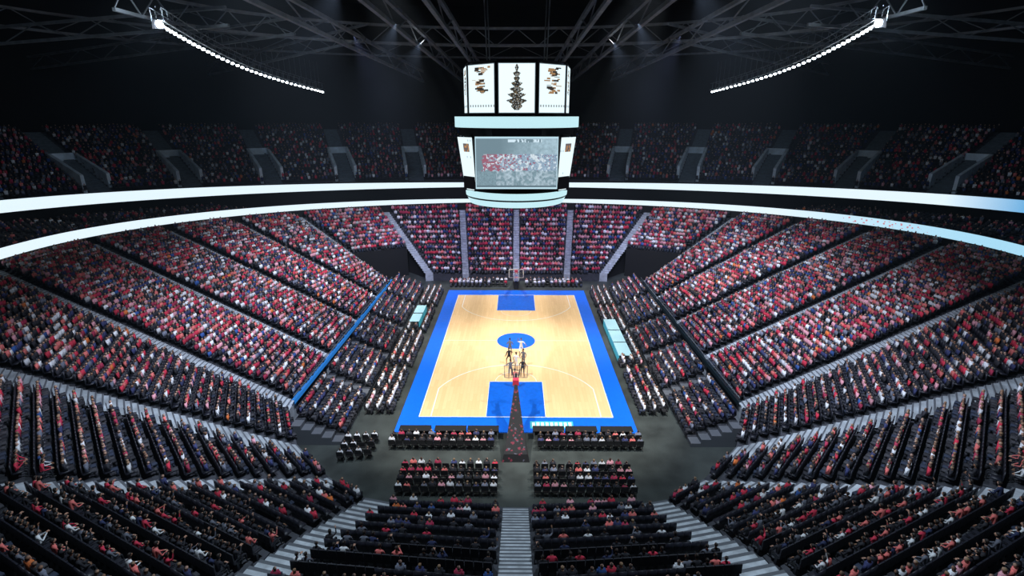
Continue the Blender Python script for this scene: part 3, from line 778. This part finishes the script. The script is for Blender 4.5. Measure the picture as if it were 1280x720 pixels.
for ci,(x,y,a) in enumerate(chair_pos):
    if random.random()<.94: fl_people.append((x,y,-.0,a,'floor',0))
    if ci>=300: continue
    o=bpy.data.objects.new('folding_chair',chairmesh); COL.objects.link(o); o.location=(x,y,0); o.rotation_euler=(0,0,a)
    tag(o,'black folding chair on the arena floor','chair','folding chairs on the arena floor')
CR=chair_pos[300:]
mkstuff('folding_chair_rows',[(trimesh(chairtpl),np.array([(c[0],c[1],0) for c in CR]),np.array([c[2] for c in CR]),None)],'rows of black folding chairs beyond the court','chairs','folding chair rows at the far end',M['chair'])
def arr(Q): 
    P=np.array([(q[0],q[1],q[2]) for q in Q]); Aa=np.array([q[3] for q in Q])+rng.uniform(-.2,.2,len(Q)); P[:,2]+=rng.uniform(-.02,.04,len(Q)); return P,Aa
P1,A1=arr(R1);P2,A2=arr(R2);P3,A3=arr(fl_people)
mkstuff('spectator_crowd',[(T1,P1,A1,colarr([zcol(q) for q in R1])),(T2,P2,A2,colarr(['up']*len(R2))),
   (T1,P3,A3,colarr(['floornear' if q[1]<31.5 and abs(q[0])<9.5 else 'floor' for q in fl_people]))],
   'dense crowd of seated spectators in red, white and dark clothes','crowd','spectators filling the bowl',M['crowd'])
mb=MB(); mb.box((0,.02,.42),(.385,.40,.07)); mb.box((0,-.19,.68),(.39,.05,.46),0,0,(.93,1))
RS=[q for i,q in enumerate(seats) if i not in indiv_seats]
PS=np.array([(q[0],q[1],q[2]) for q in RS]); AS=np.array([q[3] for q in RS])
mkstuff('arena_seating',[(trimesh(mb),PS,AS,None)],'thousands of dark fixed arena seats on the terraces','seats','arena seats around the bowl',M['seat'])

# ------------------------------------------------------------ players
def standing(k):
    st=[dict(a=.12,b=-.1,el=[(-.3,.05,1.2),(.3,.05,1.2)],wr=[(-.26,.28,1.1),(.26,.28,1.1)]),
        dict(a=-.2,b=.22,el=[(-.38,.0,1.25),(.34,.15,1.5)],wr=[(-.5,.2,1.15),(.3,.2,1.8)]),
        dict(a=.25,b=-.2,el=[(-.32,-.02,1.15),(.36,.1,1.2)],wr=[(-.3,.2,.98),(.4,.35,1.3)])][k]
    return dict(pel=(0,0,1.0),sp=(0,.02,1.2),ch=(0,.03,1.4),nk=(0,.04,1.58),hd=(0,.05,1.66),elL=st['el'][0],elR=st['el'][1],wrL=st['wr'][0],wrR=st['wr'][1],
      knL=(-.14,.06+st['a'],.54),knR=(.14,.06+st['b'],.54),anL=(-.16,st['a']*.9,.11),anR=(.16,st['b']*.9,.11),short=1)
sm=[skinbody(standing(k)) for k in range(3)]
pl=[(-.6,45.3,'gray',0,0),(.5,45.4,'white',1,3.1),(-.65,43.2,'black',2,.4),(.7,43.0,'gray',0,2.8),(0.0,42.2,'white',2,-.3),(.6,41.0,'black',0,3.0),(-.5,40.8,'gray',1,.1),(-.1,39.0,'coral',0,0)]
for x,y,c,k,a in pl:
    o=sm[k].obj('person',[PM[c],PM[c],SK[1],SHOE,HR[0]],smooth=True); o.location=(x,y,.09); o.rotation_euler=(0,0,a)
    tag(o,'basketball player in %s uniform standing on the court'%{'black':'black','white':'white','gray':'grey','coral':'coral red'}[c],'person','basketball players on the court')

# ------------------------------------------------------------ lights
def spot(loc,to,power,size,blend=.6,col=(.88,.94,1),rad=.3):
    l=bpy.data.lights.new('spot','SPOT'); l.energy=power; l.spot_size=math.radians(size); l.spot_blend=blend; l.color=col; l.shadow_soft_size=rad
    o=bpy.data.objects.new('spot_light',l); COL.objects.link(o); o.location=loc; o.rotation_euler=(Vector(to)-Vector(loc)).to_track_quat('-Z','Y').to_euler()
for sg in (-1,1):
    spot((sg*16,26,36),(sg*1.5,39,0),59000,42,.6,(1,.97,.93),.5)
    spot((sg*16,62,40),(sg*2,57,0),52000,44,.6,(1,.97,.93),.5)
    for y,ty in ((29,34),(42,50),(52,64)): spot((sg*9,y,29),(sg*23.5,ty,3),33000,65,1,(.76,.83,1),.04)
    spot((sg*14,48,29),(sg*9,73,3),36000,50,1,(.64,.64,1),.02)
    spot((sg*8,18,29),(sg*14,22,2),16500,92,1,(.72,.87,1),.05)
    spot((sg*28,44,29),(sg*75,62,15),3600,62,1,(.6,.78,1),.04)
    spot((sg*20,50,29),(sg*28,92,15),3200,62,1,(.6,.78,1),.03)
    l=bpy.data.lights.new('glow','POINT'); l.energy=1300; l.color=(.75,.88,1); l.shadow_soft_size=.15
    o=bpy.data.objects.new('floodlight_lamp',l); COL.objects.link(o); o.location=(sg*30,46.3,29.6)
w=bpy.data.worlds.new('world'); scene.world=w; w.use_nodes=True
nt=w.node_tree
nt.nodes['Background'].inputs[0].default_value=(.3,.45,.8,1); nt.nodes['Background'].inputs[1].default_value=.006
vs_=nt.nodes.new('ShaderNodeVolumeScatter'); vs_.inputs['Density'].default_value=.00035; vs_.inputs['Color'].default_value=(.65,.8,1,1); vs_.inputs['Anisotropy'].default_value=.3
nt.links.new(vs_.outputs[0],[n for n in nt.nodes if n.type=='OUTPUT_WORLD'][0].inputs['Volume'])
